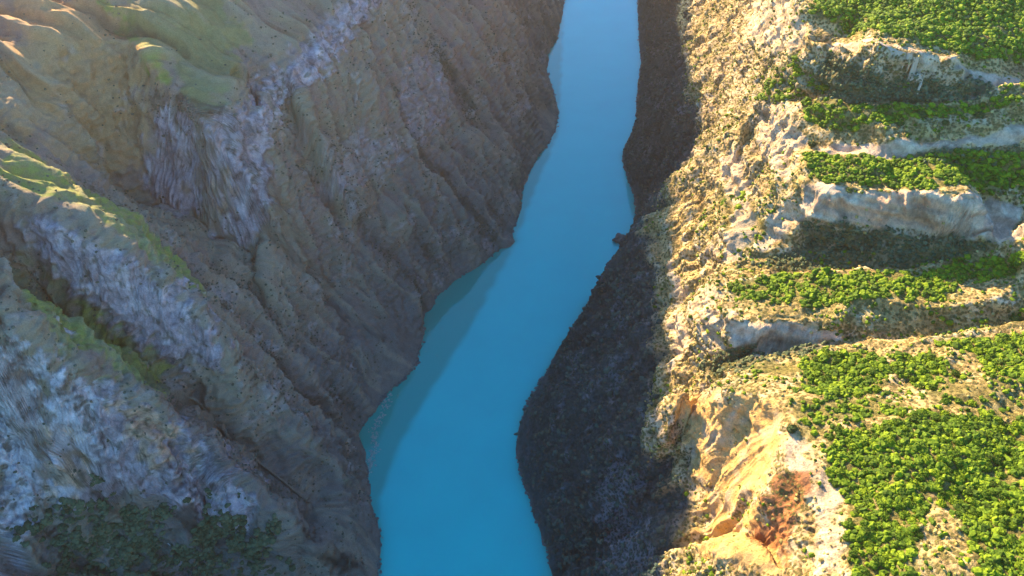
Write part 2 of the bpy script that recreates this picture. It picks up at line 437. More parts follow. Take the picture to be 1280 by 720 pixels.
pale_r = region([[(985,540),(1020,575),(1048,610),(1056,719),(1010,719),(1015,600),(980,575)], [(945,130),(1000,128),(1000,195),(985,230),(950,200)],
                 [(940,0),(1005,0),(1010,55),(975,75),(940,40)], [(890,335),(903,362),(914,400),(918,448),(900,452),(882,400)],
                 [(915,185),(930,205),(948,275),(930,330),(905,345),(918,290),(905,215)], [(1000,232),(1002,280),(940,318),(960,270)], [(845,330),(858,345),(870,430),(850,470),(848,400)]], soft=3, tol=20)
bare = region([[(1115,492),(1160,505),(1150,518),(1112,508)], [(1190,436),(1212,440),(1240,480),(1215,480)],
               [(1170,640),(1195,660),(1225,719),(1150,719)], [(1205,360),(1279,355),(1279,395),(1210,400)]], soft=2, tol=8)
path_m = None
grow *= 1 - .75 * bare

# brow line between the shaded wall and the sunlit slope, as a height for each Y
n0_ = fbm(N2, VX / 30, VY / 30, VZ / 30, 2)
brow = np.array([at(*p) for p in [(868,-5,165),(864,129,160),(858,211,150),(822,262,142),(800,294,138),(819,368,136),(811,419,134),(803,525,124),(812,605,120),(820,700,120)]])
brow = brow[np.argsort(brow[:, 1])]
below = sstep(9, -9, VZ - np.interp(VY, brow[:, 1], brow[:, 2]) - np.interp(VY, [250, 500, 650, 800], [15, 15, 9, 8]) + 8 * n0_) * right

def mix(a, b, f): return a * (1 - f[..., None]) + np.array(b, np.float32) * f[..., None]
n_lo = fbm(N1, VX / 45, VY / 45, VZ / 45, 3)
n_md = fbm(N2, VX / 12, VY / 12, VZ / 16, 2, .6)
n_hi = fbm(N3, VX / 5, VY / 5, VZ / 5, 2, .7)
gul = ridged(N3, wx / 150, wy / 34 + wx / 110, VX * 0, 3, .45)      # high on the ribs, low in the gullies
streak = fbm(N1, VX / 10, VY / 10, VZ / 16, 2, .6)
strata = fbm(N2, VX / 80, VY / 80, VZ / 3.5, 3, .6)
rim_ = sstep(.9, 1.8, steep)
# left flank
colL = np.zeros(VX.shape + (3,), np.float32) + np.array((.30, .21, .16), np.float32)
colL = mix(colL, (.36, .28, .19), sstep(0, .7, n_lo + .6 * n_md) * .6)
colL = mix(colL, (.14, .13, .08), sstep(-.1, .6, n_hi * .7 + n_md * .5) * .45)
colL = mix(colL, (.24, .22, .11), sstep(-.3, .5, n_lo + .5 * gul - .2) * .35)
colL = mix(colL, (.52, .29, .115), dry * .65)
colL = mix(colL, (.21, .22, .09), meadow * .8)
colL = mix(colL, (.24, .27, .06), grass * (.6 + .35 * sstep(-.3, .3, n_hi)))
colL = mix(colL, (.07, .09, .05), thicket * .7)
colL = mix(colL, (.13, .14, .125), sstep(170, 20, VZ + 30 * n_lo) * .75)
rockL = mix(np.zeros(VX.shape + (3,), np.float32) + np.array((.46, .37, .37), np.float32), (.27, .23, .24), sstep(.1, .7, streak + .35 * n_hi))
rockL = mix(rockL, (.60, .50, .48), sstep(.0, .5, n_md + .3 * streak) * .8)
rockL = mix(rockL, (.72, .64, .62), near_l * .7)
rockL = mix(rockL, (.62, .38, .22), rust_l * sstep(-.45, .15, n_md) * .85)
rockL = mix(rockL, (.10, .11, .06), sstep(.35, .6, n_md * .6 - n_hi * .5 + .15) * .65)
fR = np.clip(cliff_l * (.45 + .55 * rim_) * sstep(-.65, -.2, n_md * .6 + .3 * streak + .5 * n_lo + .5 * cliff_l - .25), 0, 1)
auto = rim_ * sstep(.25, .7, n_lo + .6 * n_md + .4 * streak) * .4 * (1 - grass) * (1 - meadow * .8)
rockm = np.maximum(fR, auto)
colL = colL * (1 - np.maximum(fR, auto)[..., None]) + rockL * np.maximum(fR, auto)[..., None]
colL = mix(colL, (.075, .085, .065), sstep(.5, -.5, gul + .4 * n_md) * .6 * (1 - fR))  # shade in the gullies painted as a darker scrub tone
colL = mix(colL, (.36, .29, .19), sstep(.9, 1.5, gul + .3 * n_md) * .45 * (1 - fR))  # light on the rib crests painted as a paler tone
# right flank
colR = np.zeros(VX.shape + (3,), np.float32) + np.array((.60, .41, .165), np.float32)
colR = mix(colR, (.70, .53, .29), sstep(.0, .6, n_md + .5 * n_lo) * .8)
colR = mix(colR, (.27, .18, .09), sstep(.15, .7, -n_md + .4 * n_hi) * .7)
rockR = mix(np.zeros(VX.shape + (3,), np.float32) + np.array((.62, .47, .32), np.float32), (.45, .33, .22), sstep(.1, .6, streak + .4 * strata))
rockR = mix(rockR, (.70, .57, .42), sstep(.3, .7, n_md) * .6)
rockR = mix(rockR, (.66, .38, .22), pink_r * .7)
fRr = np.maximum(np.maximum(cliff_r, pale_r * .8), sstep(1.1, 2.2, steep) * .6)
colR = colR * (1 - fRr[..., None]) + rockR * fRr[..., None]
colR = mix(colR, (.74, .62, .42), ledgy * sstep(.3, .45, led2) * sstep(.75, .5, led2) * sstep(-.3, .3, n_md) * .7)
colR = mix(colR, (.085, .09, .045), talus_shade * .85 * sstep(-.9, -.2, n_md))  # shade under the terrace steps painted over the slope scrub
colR = mix(colR, (.62, .36, .11), gold * sstep(-.7, .1, n_md + .3 * streak) * .85)
colR = mix(colR, (.36, .13, .045), rust_r * .85)
colR = mix(colR, (.15, .15, .03), sstep(.1, .6, grow) * .75 * (1 - fRr))
colR = mix(colR, (.17, .16, .04), sstep(.15, .5, n_hi * .8 + n_lo * .5 + n_md * .3) * .65 * (1 - gold * .8) * (1 - cliff_r) * (1 - .7 * pale_r))
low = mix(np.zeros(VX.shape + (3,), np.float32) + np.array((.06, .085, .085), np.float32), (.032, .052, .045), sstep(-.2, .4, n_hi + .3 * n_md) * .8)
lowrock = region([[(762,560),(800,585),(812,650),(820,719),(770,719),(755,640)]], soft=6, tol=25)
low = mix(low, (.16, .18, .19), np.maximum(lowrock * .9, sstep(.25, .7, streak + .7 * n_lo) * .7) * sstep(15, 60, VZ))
colR = colR * (1 - below[..., None]) + low * below[..., None]  # wall shade put into the scrub colour, dark blue-green up to the shadow edge
# a band of bleached stone just above the water
rf = right.astype(np.float32)
rockm = rockm * (1 - rf) + rf * np.clip(fRr * .55 * (1 - .5 * gold) + .16, 0, 1) * (1 - below * .5)
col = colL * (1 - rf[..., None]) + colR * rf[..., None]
bank = sstep(3.5, 0.5, VZ) * sstep(-6, -1, VZ)
col = mix(col, (.12, .12, .10), bank * .5)
mud = sstep(-.5, -4, VZ)
col = mix(col, (.10, .22, .18), mud)
col = np.clip(col * (1 + .16 * np.clip(n_hi, -1, 1))[..., None], 0.01, .8)
tuft_l = .25 + .75 * sstep(.9, -.4, gul + .5 * n_md)
tuft = np.clip((1 - fR) * (1 - grass * .5) * (1 - rf) * tuft_l * (1 - .7 * dry) * (1 - .6 * meadow) + rf * (1 - cliff_r) * (1 - gold * .6) * (1 - .5 * pale_r), 0, 1) * bankfade

# ------------------------------------------------------------------ materials
def new_mat(name):
    m = bpy.data.materials.new(name); m.use_nodes = True
    t = m.node_tree; t.nodes.clear()
    o = t.nodes.new('ShaderNodeOutputMaterial'); b = t.nodes.new('ShaderNodeBsdfPrincipled')
    t.links.new(b.outputs[0], o.inputs['Surface'])
    return m, t, b
def node(t, kind, **kw):
    n = t.nodes.new(kind)
    for k, v in kw.items(): setattr(n, k, v)
    return n
def math_(t, op, a, b=None, clamp=False):
    n = node(t, 'ShaderNodeMath', operation=op, use_clamp=clamp)
    for i, s in enumerate((a, b)):
        if s is None: continue
        if isinstance(s, (int, float)): n.inputs[i].default_value = s
        else: t.links.new(s, n.inputs[i])
    return n.outputs[0]
def land_material(name, tuft_a, tuft_b):
    m, t, b = new_mat(name)
    b.inputs['Roughness'].default_value = .95
    b.inputs['Specular IOR Level'].default_value = .15
    g = node(t, 'ShaderNodeNewGeometry')
    c = node(t, 'ShaderNodeAttribute', attribute_name='tone'); tf = node(t, 'ShaderNodeAttribute', attribute_name='tuft')
    n1 = node(t, 'ShaderNodeTexNoise'); n1.inputs['Scale'].default_value = 1.1; n1.inputs['Detail'].default_value = 6; n1.inputs['Roughness'].default_value = .7
    n2 = node(t, 'ShaderNodeTexNoise'); n2.inputs['Scale'].default_value = .16; n2.inputs['Detail'].default_value = 5; n2.inputs['Roughness'].default_value = .65
    vo = node(t, 'ShaderNodeTexVoronoi'); vo.inputs['Scale'].default_value = .42
    for n in (n1, n2): t.links.new(g.outputs['Position'], n.inputs['Vector'])
    # cells wander so that the tufts do not sit on a lattice
    sc = node(t, 'ShaderNodeVectorMath', operation='SCALE'); sc.inputs['Scale'].default_value = 3.0
    t.links.new(n1.outputs['Color'], sc.inputs[0])
    ad = node(t, 'ShaderNodeVectorMath', operation='ADD'); t.links.new(g.outputs['Position'], ad.inputs[0]); t.links.new(sc.outputs[0], ad.inputs[1])
    t.links.new(ad.outputs[0], vo.inputs['Vector'])
    thr = math_(t, 'MULTIPLY', n2.outputs['Fac'], 1.15)
    thr = math_(t, 'MULTIPLY', thr, tf.outputs['Fac'])
    spot = math_(t, 'SUBTRACT', thr, vo.outputs['Distance'])
    spot = math_(t, 'MULTIPLY', spot, 3.2, True)
    var = node(t, 'ShaderNodeMapRange'); t.links.new(n1.outputs['Fac'], var.inputs['Value'])
    var.inputs['From Min'].default_value = .3; var.inputs['From Max'].default_value = .7
    var.inputs['To Min'].default_value = .72; var.inputs['To Max'].default_value = 1.28
    # fractured rock: blotches drawn out downwards, joints between blocks, darker holes
    rk = node(t, 'ShaderNodeAttribute', attribute_name='rock')
    sq = node(t, 'ShaderNodeVectorMath', operation='MULTIPLY'); t.links.new(g.outputs['Position'], sq.inputs[0]); sq.inputs[1].default_value = (1, 1, .62)
    n3 = node(t, 'ShaderNodeTexNoise'); n3.inputs['Scale'].default_value = .1; n3.inputs['Detail'].default_value = 6; n3.inputs['Roughness'].default_value = .56; n3.inputs['Distortion'].default_value = .6
    t.links.new(sq.outputs[0], n3.inputs['Vector'])
    r3 = node(t, 'ShaderNodeValToRGB'); e = r3.color_ramp.elements
    e[0].position = .3; e[0].color = (.3, .3, .28, 1); e[1].position = .74; e[1].color = (1.35, 1.33, 1.32, 1)
    x = e.new(.47); x.color = (.86, .85, .85, 1); x = e.new(.57); x.color = (1.08, 1.07, 1.06, 1)
    t.links.new(n3.outputs['Fac'], r3.inputs[0])
    v2 = node(t, 'ShaderNodeTexVoronoi', feature='DISTANCE_TO_EDGE'); v2.inputs['Scale'].default_value = .1
    s2 = node(t, 'ShaderNodeVectorMath', operation='SCALE'); s2.inputs['Scale'].default_value = 12.0; t.links.new(n3.outputs['Color'], s2.inputs[0])
    a2 = node(t, 'ShaderNodeVectorMath', operation='ADD'); t.links.new(sq.outputs[0], a2.inputs[0]); t.links.new(s2.outputs[0], a2.inputs[1]); t.links.new(a2.outputs[0], v2.inputs['Vector'])
    crk = node(t, 'ShaderNodeMapRange'); t.links.new(v2.outputs['Distance'], crk.inputs['Value']); crk.inputs['From Max'].default_value = .09; crk.inputs['To Min'].default_value = .78; crk.inputs['To Max'].default_value = 1.0
    rkc = node(t, 'ShaderNodeVectorMath', operation='SCALE'); t.links.new(r3.outputs[0], rkc.inputs[0]); t.links.new(crk.outputs[0], rkc.inputs['Scale'])
    one = node(t, 'ShaderNodeMix', data_type='RGBA'); one.inputs['A'].default_value = (1, 1, 1, 1); t.links.new(rkc.outputs[0], one.inputs['B']); t.links.new(rk.outputs['Fac'], one.inputs['Factor'])
    c2 = node(t, 'ShaderNodeVectorMath', operation='MULTIPLY'); t.links.new(c.outputs['Color'], c2.inputs[0]); t.links.new(one.outputs['Result'], c2.inputs[1])
    mul = node(t, 'ShaderNodeVectorMath', operation='SCALE'); t.links.new(c2.outputs[0], mul.inputs[0]); t.links.new(var.outputs[0], mul.inputs['Scale'])
    tc = node(t, 'ShaderNodeMix', data_type='RGBA'); tc.inputs['A'].default_value = (*tuft_a, 1); tc.inputs['B'].default_value = (*tuft_b, 1)
    t.links.new(vo.outputs['Color'], tc.inputs['Factor'])
    mx = node(t, 'ShaderNodeMix', data_type='RGBA'); t.links.new(spot, mx.inputs['Factor']); t.links.new(mul.outputs[0], mx.inputs['A']); t.links.new(tc.outputs['Result'], mx.inputs['B'])
    t.links.new(mx.outputs['Result'], b.inputs['Base Color'])
    h = math_(t, 'MULTIPLY', spot, .9); h = math_(t, 'ADD', h, n1.outputs['Fac'])
    hr = math_(t, 'MULTIPLY', n3.outputs['Fac'], 3.5); hr = math_(t, 'ADD', hr, math_(t, 'MULTIPLY', crk.outputs[0], .35)); hr = math_(t, 'MULTIPLY', hr, rk.outputs['Fac']); h = math_(t, 'ADD', h, hr)
    bp = node(t, 'ShaderNodeBump'); bp.inputs['Strength'].default_value = 1.0; bp.inputs['Distance'].default_value = 1.2
    t.links.new(h, bp.inputs['Height']); t.links.new(bp.outputs[0], b.inputs['Normal'])
    return m
mat_left = land_material('shaded scrub and limestone', (.12, .115, .07), (.19, .165, .11))
mat_right = land_material('sunlit limestone and dry scrub', (.10, .105, .03), (.22, .18, .06))
mat_wall = land_material('shade-toned scrubby gorge wall', (.026, .050, .042), (.05, .082, .068))

# ------------------------------------------------------------------ terrain, split along the river
bed = (VX > lbx(VY) + 12) & (VX < rbx(VY) - 12)
def land(name, mask, mat):
    o = grid_mesh(name, VX, VY, VZ, mask, {'tuft': tuft, 'rock': rockm}, mat)
    me = o.data
    used = np.zeros(VX.size, bool)
    rows, cols = VX.shape
    idx = np.arange(rows * cols).reshape(rows, cols)
    q = np.stack([idx[:-1, :-1], idx[:-1, 1:], idx[1:, 1:], idx[1:, :-1]], -1)[mask[:-1, :-1]]
    used[q.ravel()] = True
    a = me.attributes.new('tone', 'FLOAT_COLOR', 'POINT')
    cc = np.concatenate([col.reshape(-1, 3)[used], np.ones((used.sum(), 1), np.float32)], 1).astype(np.float32)
    a.data.foreach_set('color', cc.ravel())
    return o
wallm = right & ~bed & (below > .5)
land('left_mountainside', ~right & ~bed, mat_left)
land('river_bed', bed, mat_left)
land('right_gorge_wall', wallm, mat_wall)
land('right_terraced_hillside', right & ~bed & ~wallm, mat_right)

# ------------------------------------------------------------------ water
wy = np.linspace(-200, 2600, 700); wu = np.linspace(0, 1, 90)
wl = lbx(wy) - 45; wr = rbx(wy) + 45
WX = wl[:, None] + (wr - wl)[:, None] * wu[None, :]; WY = np.repeat(wy[:, None], 90, 1); WZ = np.zeros(WX.shape)
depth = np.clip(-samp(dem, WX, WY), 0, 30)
shal_shade = np.exp(-depth / 3.0)
# cliff shade and reflection painted as a teal strip along the left bank
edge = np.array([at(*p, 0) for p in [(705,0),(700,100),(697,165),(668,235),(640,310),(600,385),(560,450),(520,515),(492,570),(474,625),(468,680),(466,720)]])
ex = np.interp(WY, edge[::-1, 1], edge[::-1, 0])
shal_shade = np.maximum(shal_shade, .8 * sstep(6, -3, WX - ex + 3 * N1(WX / 20, WY / 20, 0)))
m_w, t, b = new_mat('turquoise river water')
sh = node(t, 'ShaderNodeAttribute', attribute_name='shallow_shade')
g = node(t, 'ShaderNodeNewGeometry')
nn = node(t, 'ShaderNodeTexNoise'); nn.inputs['Scale'].default_value = .02; nn.inputs['Detail'].default_value = 4
t.links.new(g.outputs['Position'], nn.inputs['Vector'])
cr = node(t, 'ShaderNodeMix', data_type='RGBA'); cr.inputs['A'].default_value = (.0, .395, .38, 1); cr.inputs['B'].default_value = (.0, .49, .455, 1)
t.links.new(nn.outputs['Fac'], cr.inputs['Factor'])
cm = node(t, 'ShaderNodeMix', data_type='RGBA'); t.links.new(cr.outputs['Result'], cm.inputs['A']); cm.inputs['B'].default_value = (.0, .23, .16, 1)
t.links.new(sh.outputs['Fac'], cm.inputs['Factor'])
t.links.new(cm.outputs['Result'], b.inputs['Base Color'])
b.inputs['Roughness'].default_value = .04
b.inputs['IOR'].default_value = 1.5
b.inputs['Specular Tint'].default_value = (.05, .8, 1, 1)
rp = node(t, 'ShaderNodeTexNoise'); rp.inputs['Scale'].default_value = .5; rp.inputs['Detail'].default_value = 3
t.links.new(g.outputs['Position'], rp.inputs['Vector'])
bp = node(t, 'ShaderNodeBump'); bp.inputs['Strength'].default_value = .06; bp.inputs['Distance'].default_value = .3
t.links.new(rp.outputs['Fac'], bp.inputs['Height']); t.links.new(bp.outputs[0], b.inputs['Normal'])
grid_mesh('river_water', WX, WY, WZ, np.ones(WX.shape, bool), {'shallow_shade': shal_shade}, m_w)

# ------------------------------------------------------------------ shrubs
def ico(sub):
    import bmesh
    bm = bmesh.new(); bmesh.ops.create_icosphere(bm, subdivisions=sub, radius=1.0)
    v = np.array([x.co[:] for x in bm.verts], np.float32); f = np.array([[x.index for x in q.verts] for q in bm.faces], np.int32)
    bm.free(); return v, f
def lumpy(sub, seed, rough):
    v, f = ico(sub)
    o = seed * 3.7
    d = 1 + rough * N1(v[:, 0] * 1.3 + o, v[:, 1] * 1.3, v[:, 2] * 1.3) + rough * .8 * N2(v[:, 0] * 3 + o, v[:, 1] * 3, v[:, 2] * 3)
    if sub > 2: d = d + .16 * N3(v[:, 0] * 7 + o, v[:, 1] * 7, v[:, 2] * 7)
    v = v * d[:, None]
    v[:, 2] = v[:, 2] * .78 + .45
    return v.astype(np.float32), f
def leafy(seed):
    """a bush for the foreground: a broken crown with many leaf clumps standing proud of it"""
    r = np.random.default_rng(seed)
    V, F = lumpy(3, seed, .34); V = V * np.float32(.86)
    vs, fs = [V], [F]; n = len(V)
    k = 260
    pick = V[r.integers(0, len(V), k)]
    pick = pick[pick[:, 2] > .05]
    for p in pick:
        s = r.uniform(.09, .2); a = r.normal(size=(4, 3)).astype(np.float32)
        a /= np.linalg.norm(a, axis=1, keepdims=True)
        vs.append(p * r.uniform(1.0, 1.22) + a * s)
        fs.append(np.array([[0, 1, 2], [0, 2, 3], [0, 3, 1], [1, 3, 2]]) + n); n += 4
    return np.concatenate(vs), np.concatenate(fs)
def tri_mesh(name, V, F, mat, var=None, smooth=False):
    me = bpy.data.meshes.new(name)
    me.vertices.add(len(V)); me.vertices.foreach_set('co', V.astype(np.float32).ravel())
    me.loops.add(F.size); me.loops.foreach_set('vertex_index', F.astype(np.int32).ravel())
    me.polygons.add(len(F)); me.polygons.foreach_set('loop_start', np.arange(0, F.size, 3, dtype=np.int32))
    me.update(calc_edges=True)
    me.polygons.foreach_set('use_smooth', np.full(len(F), smooth))
    if var is not None:
        a = me.attributes.new('var', 'FLOAT', 'POINT'); a.data.foreach_set('value', var.astype(np.float32))
    me.materials.append(mat)
    return me
def leaf_material(name, dark, mid, bright, single):
    m, t, b = new_mat(name)
    b.inputs['Roughness'].default_value = .8; b.inputs['Specular IOR Level'].default_value = .2
    if single: v = node(t, 'ShaderNodeObjectInfo').outputs['Random']
    else: v = node(t, 'ShaderNodeAttribute', attribute_name='var').outputs['Fac']
    g = node(t, 'ShaderNodeNewGeometry')
    n = node(t, 'ShaderNodeTexNoise'); n.inputs['Scale'].default_value = .9; n.inputs['Detail'].default_value = 4
    t.links.new(g.outputs['Position'], n.inputs['Vector'])
    f = math_(t, 'MULTIPLY', v, .65); f2 = math_(t, 'MULTIPLY', n.outputs['Fac'], .5); f = math_(t, 'ADD', f, f2)
    rmp = node(t, 'ShaderNodeValToRGB'); e = rmp.color_ramp.elements
    e[0].position = .1; e[0].color = (*dark, 1); e[1].position = .95; e[1].color = (*bright, 1)
    x = e.new(.5); x.color = (*mid, 1)
    t.links.new(f, rmp.inputs[0]); t.links.new(rmp.outputs[0], b.inputs['Base Color'])
    return m
GREEN = ((.016, .034, .002), (.066, .125, .003), (.18, .25, .005))
mat_bush1 = leaf_material('sunlit shrub leaves', *GREEN, True)
mat_bushn = leaf_material('sunlit shrub cover leaves', *GREEN, False)
mat_tuft = leaf_material('dry tussock leaves', (.15, .12, .03), (.30, .24, .07), (.46, .37, .14), False)
mat_dark1 = leaf_material('dark evergreen shrub leaves', (.025, .045, .012), (.04, .07, .016), (.06, .1, .02), True)
mat_shade = leaf_material('gorge scrub leaves', (.045, .055, .036), (.09, .095, .06), (.15, .145, .095), False)
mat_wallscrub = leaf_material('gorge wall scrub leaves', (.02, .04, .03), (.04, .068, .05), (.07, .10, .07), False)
mat_thick = leaf_material('woodland scrub leaves', (.035, .055, .025), (.065, .09, .04), (.12, .14, .07), False)

gi = np.gradient(VX, axis=0), np.gradient(VY, axis=0), np.gradient(VZ, axis=0)
gj = np.gradient(VX, axis=1), np.gradient(VY, axis=1), np.gradient(VZ, axis=1)
area = np.sqrt((gi[1] * gj[2] - gi[2] * gj[1]) ** 2 + (gi[2] * gj[0] - gi[0] * gj[2]) ** 2 + (gi[0] * gj[1] - gi[1] * gj[0]) ** 2)
depth_c = VY * CP + (CAM_H - VZ) * SP
px_ = 640 + FPX * VX / depth_c; py_ = 360 - FPX * (VY * SP - (CAM_H - VZ) * CP) / depth_c
seen = (px_ > -160) & (px_ < 1440) & (py_ > -160) & (py_ < 860)      # no plants where nobody can look
def scatter(dens, n):
    p = (area * dens * seen).ravel().astype(np.float64); tot = p.sum()
    k = np.searchsorted(np.cumsum(p) / tot, rng.random(n))
    k = np.clip(k, 0, p.size - 1)
    return np.stack([VX.ravel()[k], VY.ravel()[k], VZ.ravel()[k]], -1) + rng.normal(size=(n, 3)) * (.5, .5, 0), k
def cover(name, label, cat, pos, size, mat, templates, sink=.25, squash=1.0):
    Vs, Fs, Var = [], [], []; base = 0
    n = len(pos)
    ang = rng.random(n) * 6.283; which = rng.integers(0, len(templates), n)
    asp = rng.uniform(.8, 1.25, (n, 3))
    for w_ in range(len(templates)):
        tv, tf_ = templates[w_]; s = np.where(which == w_)[0]
        if not len(s): continue
        ca, sa = np.cos(ang[s])[:, None], np.sin(ang[s])[:, None]
        v = tv[None] * (size[s][:, None, None] * asp[s][:, None, :] * np.array([1, 1, squash]))
        x = v[..., 0] * ca - v[..., 1] * sa; y = v[..., 0] * sa + v[..., 1] * ca
        v = np.stack([x, y, v[..., 2] - sink * size[s][:, None]], -1) + pos[s][:, None, :]
        Vs.append(v.reshape(-1, 3)); Fs.append((tf_[None] + (np.arange(len(s)) * len(tv))[:, None, None] + base).reshape(-1, 3))
        Var.append(np.repeat(rng.random(len(s)), len(tv))); base += len(s) * len(tv)
    me = tri_mesh(name, np.concatenate(Vs), np.concatenate(Fs), mat, np.concatenate(Var))
    o = bpy.data.objects.new(name, me); scene.collection.objects.link(o)
    o['kind'] = 'stuff'; o['label'] = label; o['category'] = cat
    return o
T1 = [lumpy(1, i, .42) for i in range(6)]
T2 = [lumpy(2, i + 20, .42) for i in range(6)]

clump = sstep(-.4, .0, fbm(N2, VX / 16, VY / 7, VZ / 40, 3) + (grow - .80) * 1.9)
lush_d = np.where(grow > .05, grow ** 1.3 * clump, 0) * (1 - cliff_r)
pos, kk = scatter(lush_d, 18000)
size = .75 + 1.5 * rng.random(len(pos)) ** 1.5 + .4 * rng.random(len(pos))
dp = pos[:, 1] * CP + (CAM_H - pos[:, 2]) * SP
ppx = 640 + FPX * pos[:, 0] / dp; ppy = 360 - FPX * (pos[:, 1] * SP - (CAM_H - pos[:, 2]) * CP) / dp
inn = (ppx > 1000) & (ppx < 1275) & (ppy > 425) & (ppy < 715)
rank = np.where(inn, size / dp, 0)
# keep the individually modelled ones apart from each other
order = np.argsort(-rank); chosen = []
for i in order[:5500]:
    if all((pos[i, 0] - pos[j, 0]) ** 2 + (pos[i, 1] - pos[j, 1]) ** 2 > (1.25 * (size[i] + size[j])) ** 2 * .5 for j in chosen):
        chosen.append(i)
    if len(chosen) == 270: break
rest = np.setdiff1d(np.arange(len(pos)), chosen)
cover('shrub_cover', 'thick green shrub cover along the sunlit terraces', 'shrub cover', pos[rest], size[rest], mat_bushn, T2)
leaf_meshes = [tri_mesh('shrub', *leafy(40 + i), mat_bush1) for i in range(8)]
dark_meshes = [tri_mesh('dark_shrub', *leafy(60 + i), mat_dark1) for i in range(4)]
def plant(p, s, me, label, group, name='shrub'):
    o = bpy.data.objects.new(name, me); scene.collection.objects.link(o)
    o.location = (p[0], p[1], p[2] - .25 * s)
    o.scale = (s * rng.uniform(.85, 1.2), s * rng.uniform(.85, 1.2), s * rng.uniform(.8, 1.15)); o.rotation_euler = (0, 0, rng.random() * 6.283)
    o['label'] = label; o['category'] = 'shrub'
    if group: o['group'] = group
    return o
zone = []
for i in chosen:
    x, y = ppx[i], ppy[i]
    zone.append(('the dense crest patch, nearest terrace' if x < 1110 else "the patch behind the bare diagonal strip") if y < 535 else
                ('the thicket beside the pale rim' if x < 1165 else 'the thicket right of the bare wedge') if y > 600 else
                'the wide belt crossing the nearest terrace')
zone = np.array(zone); cs = np.array(chosen)
for zn in sorted(set(zone)):
    ids = cs[zone == zn]
    xs = np.argsort(np.argsort(ppx[ids])) / len(ids); ys = np.argsort(np.argsort(ppy[ids])) / len(ids)
    for k, i in enumerate(ids):
        h = ('far left', 'left', 'centre left', 'centre', 'centre right', 'right', 'far right')[int(xs[k] * 7)]
        v = ('back', 'upper', 'mid upper', 'mid lower', 'lower', 'front')[int(ys[k] * 6)]
        big = 'large' if size[i] > np.median(size[ids]) else 'small'
        plant(pos[i], size[i] * 1.08, leaf_meshes[k % 8], f'{big} green shrub, {v} {h} of {zn}', 'shrubs on the nearest sunlit terrace')
for (x, y, s, lab) in [
    (965,484,3.2,'dark shrub on the tan brow above the golden cliff, the lower of two there'),
    (990,537,3.4,'dark round shrub alone on the pale rim right of the golden cliff'),
    (982,478,2.4,'small dark shrub on the tan brow beside a larger dark one'),
    (1045,160,3.0,'dark shrub at the left of the row on the pale upper terrace'),
    (1088,152,3.2,'dark shrub second from left in the row on the pale upper terrace'),
    (1125,155,2.6,'dark shrub in the middle of the row on the pale upper terrace'),
    (1152,145,3.6,'long dark shrub near the green crest of the upper terrace'),
    (1182,154,2.4,'small dark shrub standing alone on the tan upper terrace'),
    (1223,145,3.4,'dark oval shrub alone on bare tan ground of the upper terrace'),
    (1262,130,3.0,'dark shrub at the right end of the upper terrace crest'),
    (1015,180,3.0,'dark green shrub at the left tip of the upper terrace lip'),
    (1062,238,2.8,'dark shrub on the cliff edge above the pink rock, leftmost of three'),
    (1117,240,2.8,'dark shrub on the cliff edge above the pink rock, middle of three'),
    (1188,241,2.8,'dark shrub on the cliff edge above the pink rock, rightmost of three'),
    (1270,400,3.6,'dark shrub at the right end of the bare second terrace'),
    (980,238,2.2,'small dark shrub on the pale slope left of the pink cliff'),
    (1058,423,2.6,'dark shrub at the right end of the short grey cliff'),
]:
    plant(hit(x, y), s, dark_meshes[int(x) % 4], lab, 'dark shrubs on the terraces', 'dark_shrub')

# ------------------------------------------------------------------ track and stones
trk = [(1086,78),(1098,86),(1110,95),(1122,103),(1133,112),(1139,120),(1144,127)]
tp = np.array([hit(*p) for p in trk]); tl = np.linspace(0, len(tp) - 1, 60)
tx, ty = np.interp(tl, range(len(tp)), tp[:, 0]), np.interp(tl, range(len(tp)), tp[:, 1])
from mathutils.kdtree import KDTree
def lay(name, PX, PY, lift, mat):
    sel = np.where((np.abs(VX.ravel() - PX.mean()) < 80) & (np.abs(VY.ravel() - PY.mean()) < 80))[0]
    kd = KDTree(len(sel))
    for i, k in enumerate(sel): kd.insert((VX.ravel()[k], VY.ravel()[k], 0), i)
    kd.balance()
    Z = np.zeros(PX.shape)
    for ij in np.ndindex(PX.shape):
        Z[ij] = max(VZ.ravel()[sel[q[1]]] for q in kd.find_n((PX[ij], PY[ij], 0), 4)) + lift
    return grid_mesh(name, PX, PY, Z, np.ones(PX.shape, bool), {}, mat)
m_t, t, b = new_mat('trodden pale earth'); b.inputs['Roughness'].default_value = .95
n = node(t, 'ShaderNodeTexNoise'); n.inputs['Scale'].default_value = 60; rmp = node(t, 'ShaderNodeValToRGB')
rmp.color_ramp.elements[0].color = (.34, .25, .16, 1); rmp.color_ramp.elements[1].color = (.55, .44, .32, 1)
t.links.new(n.outputs['Fac'], rmp.inputs[0]); t.links.new(rmp.outputs[0], b.inputs['Base Color'])
dx_, dy_ = np.gradient(tx), np.gradient(ty); ln = np.hypot(dx_, dy_) + 1e-6
wd = 1.3 + .5 * N1(tl, tl * 0, tl * 0)
off = np.linspace(-1, 1, 4)
lay('path', tx[:, None] - (dy_ / ln * wd)[:, None] * off, ty[:, None] + (dx_ / ln * wd)[:, None] * off, .25, m_t)

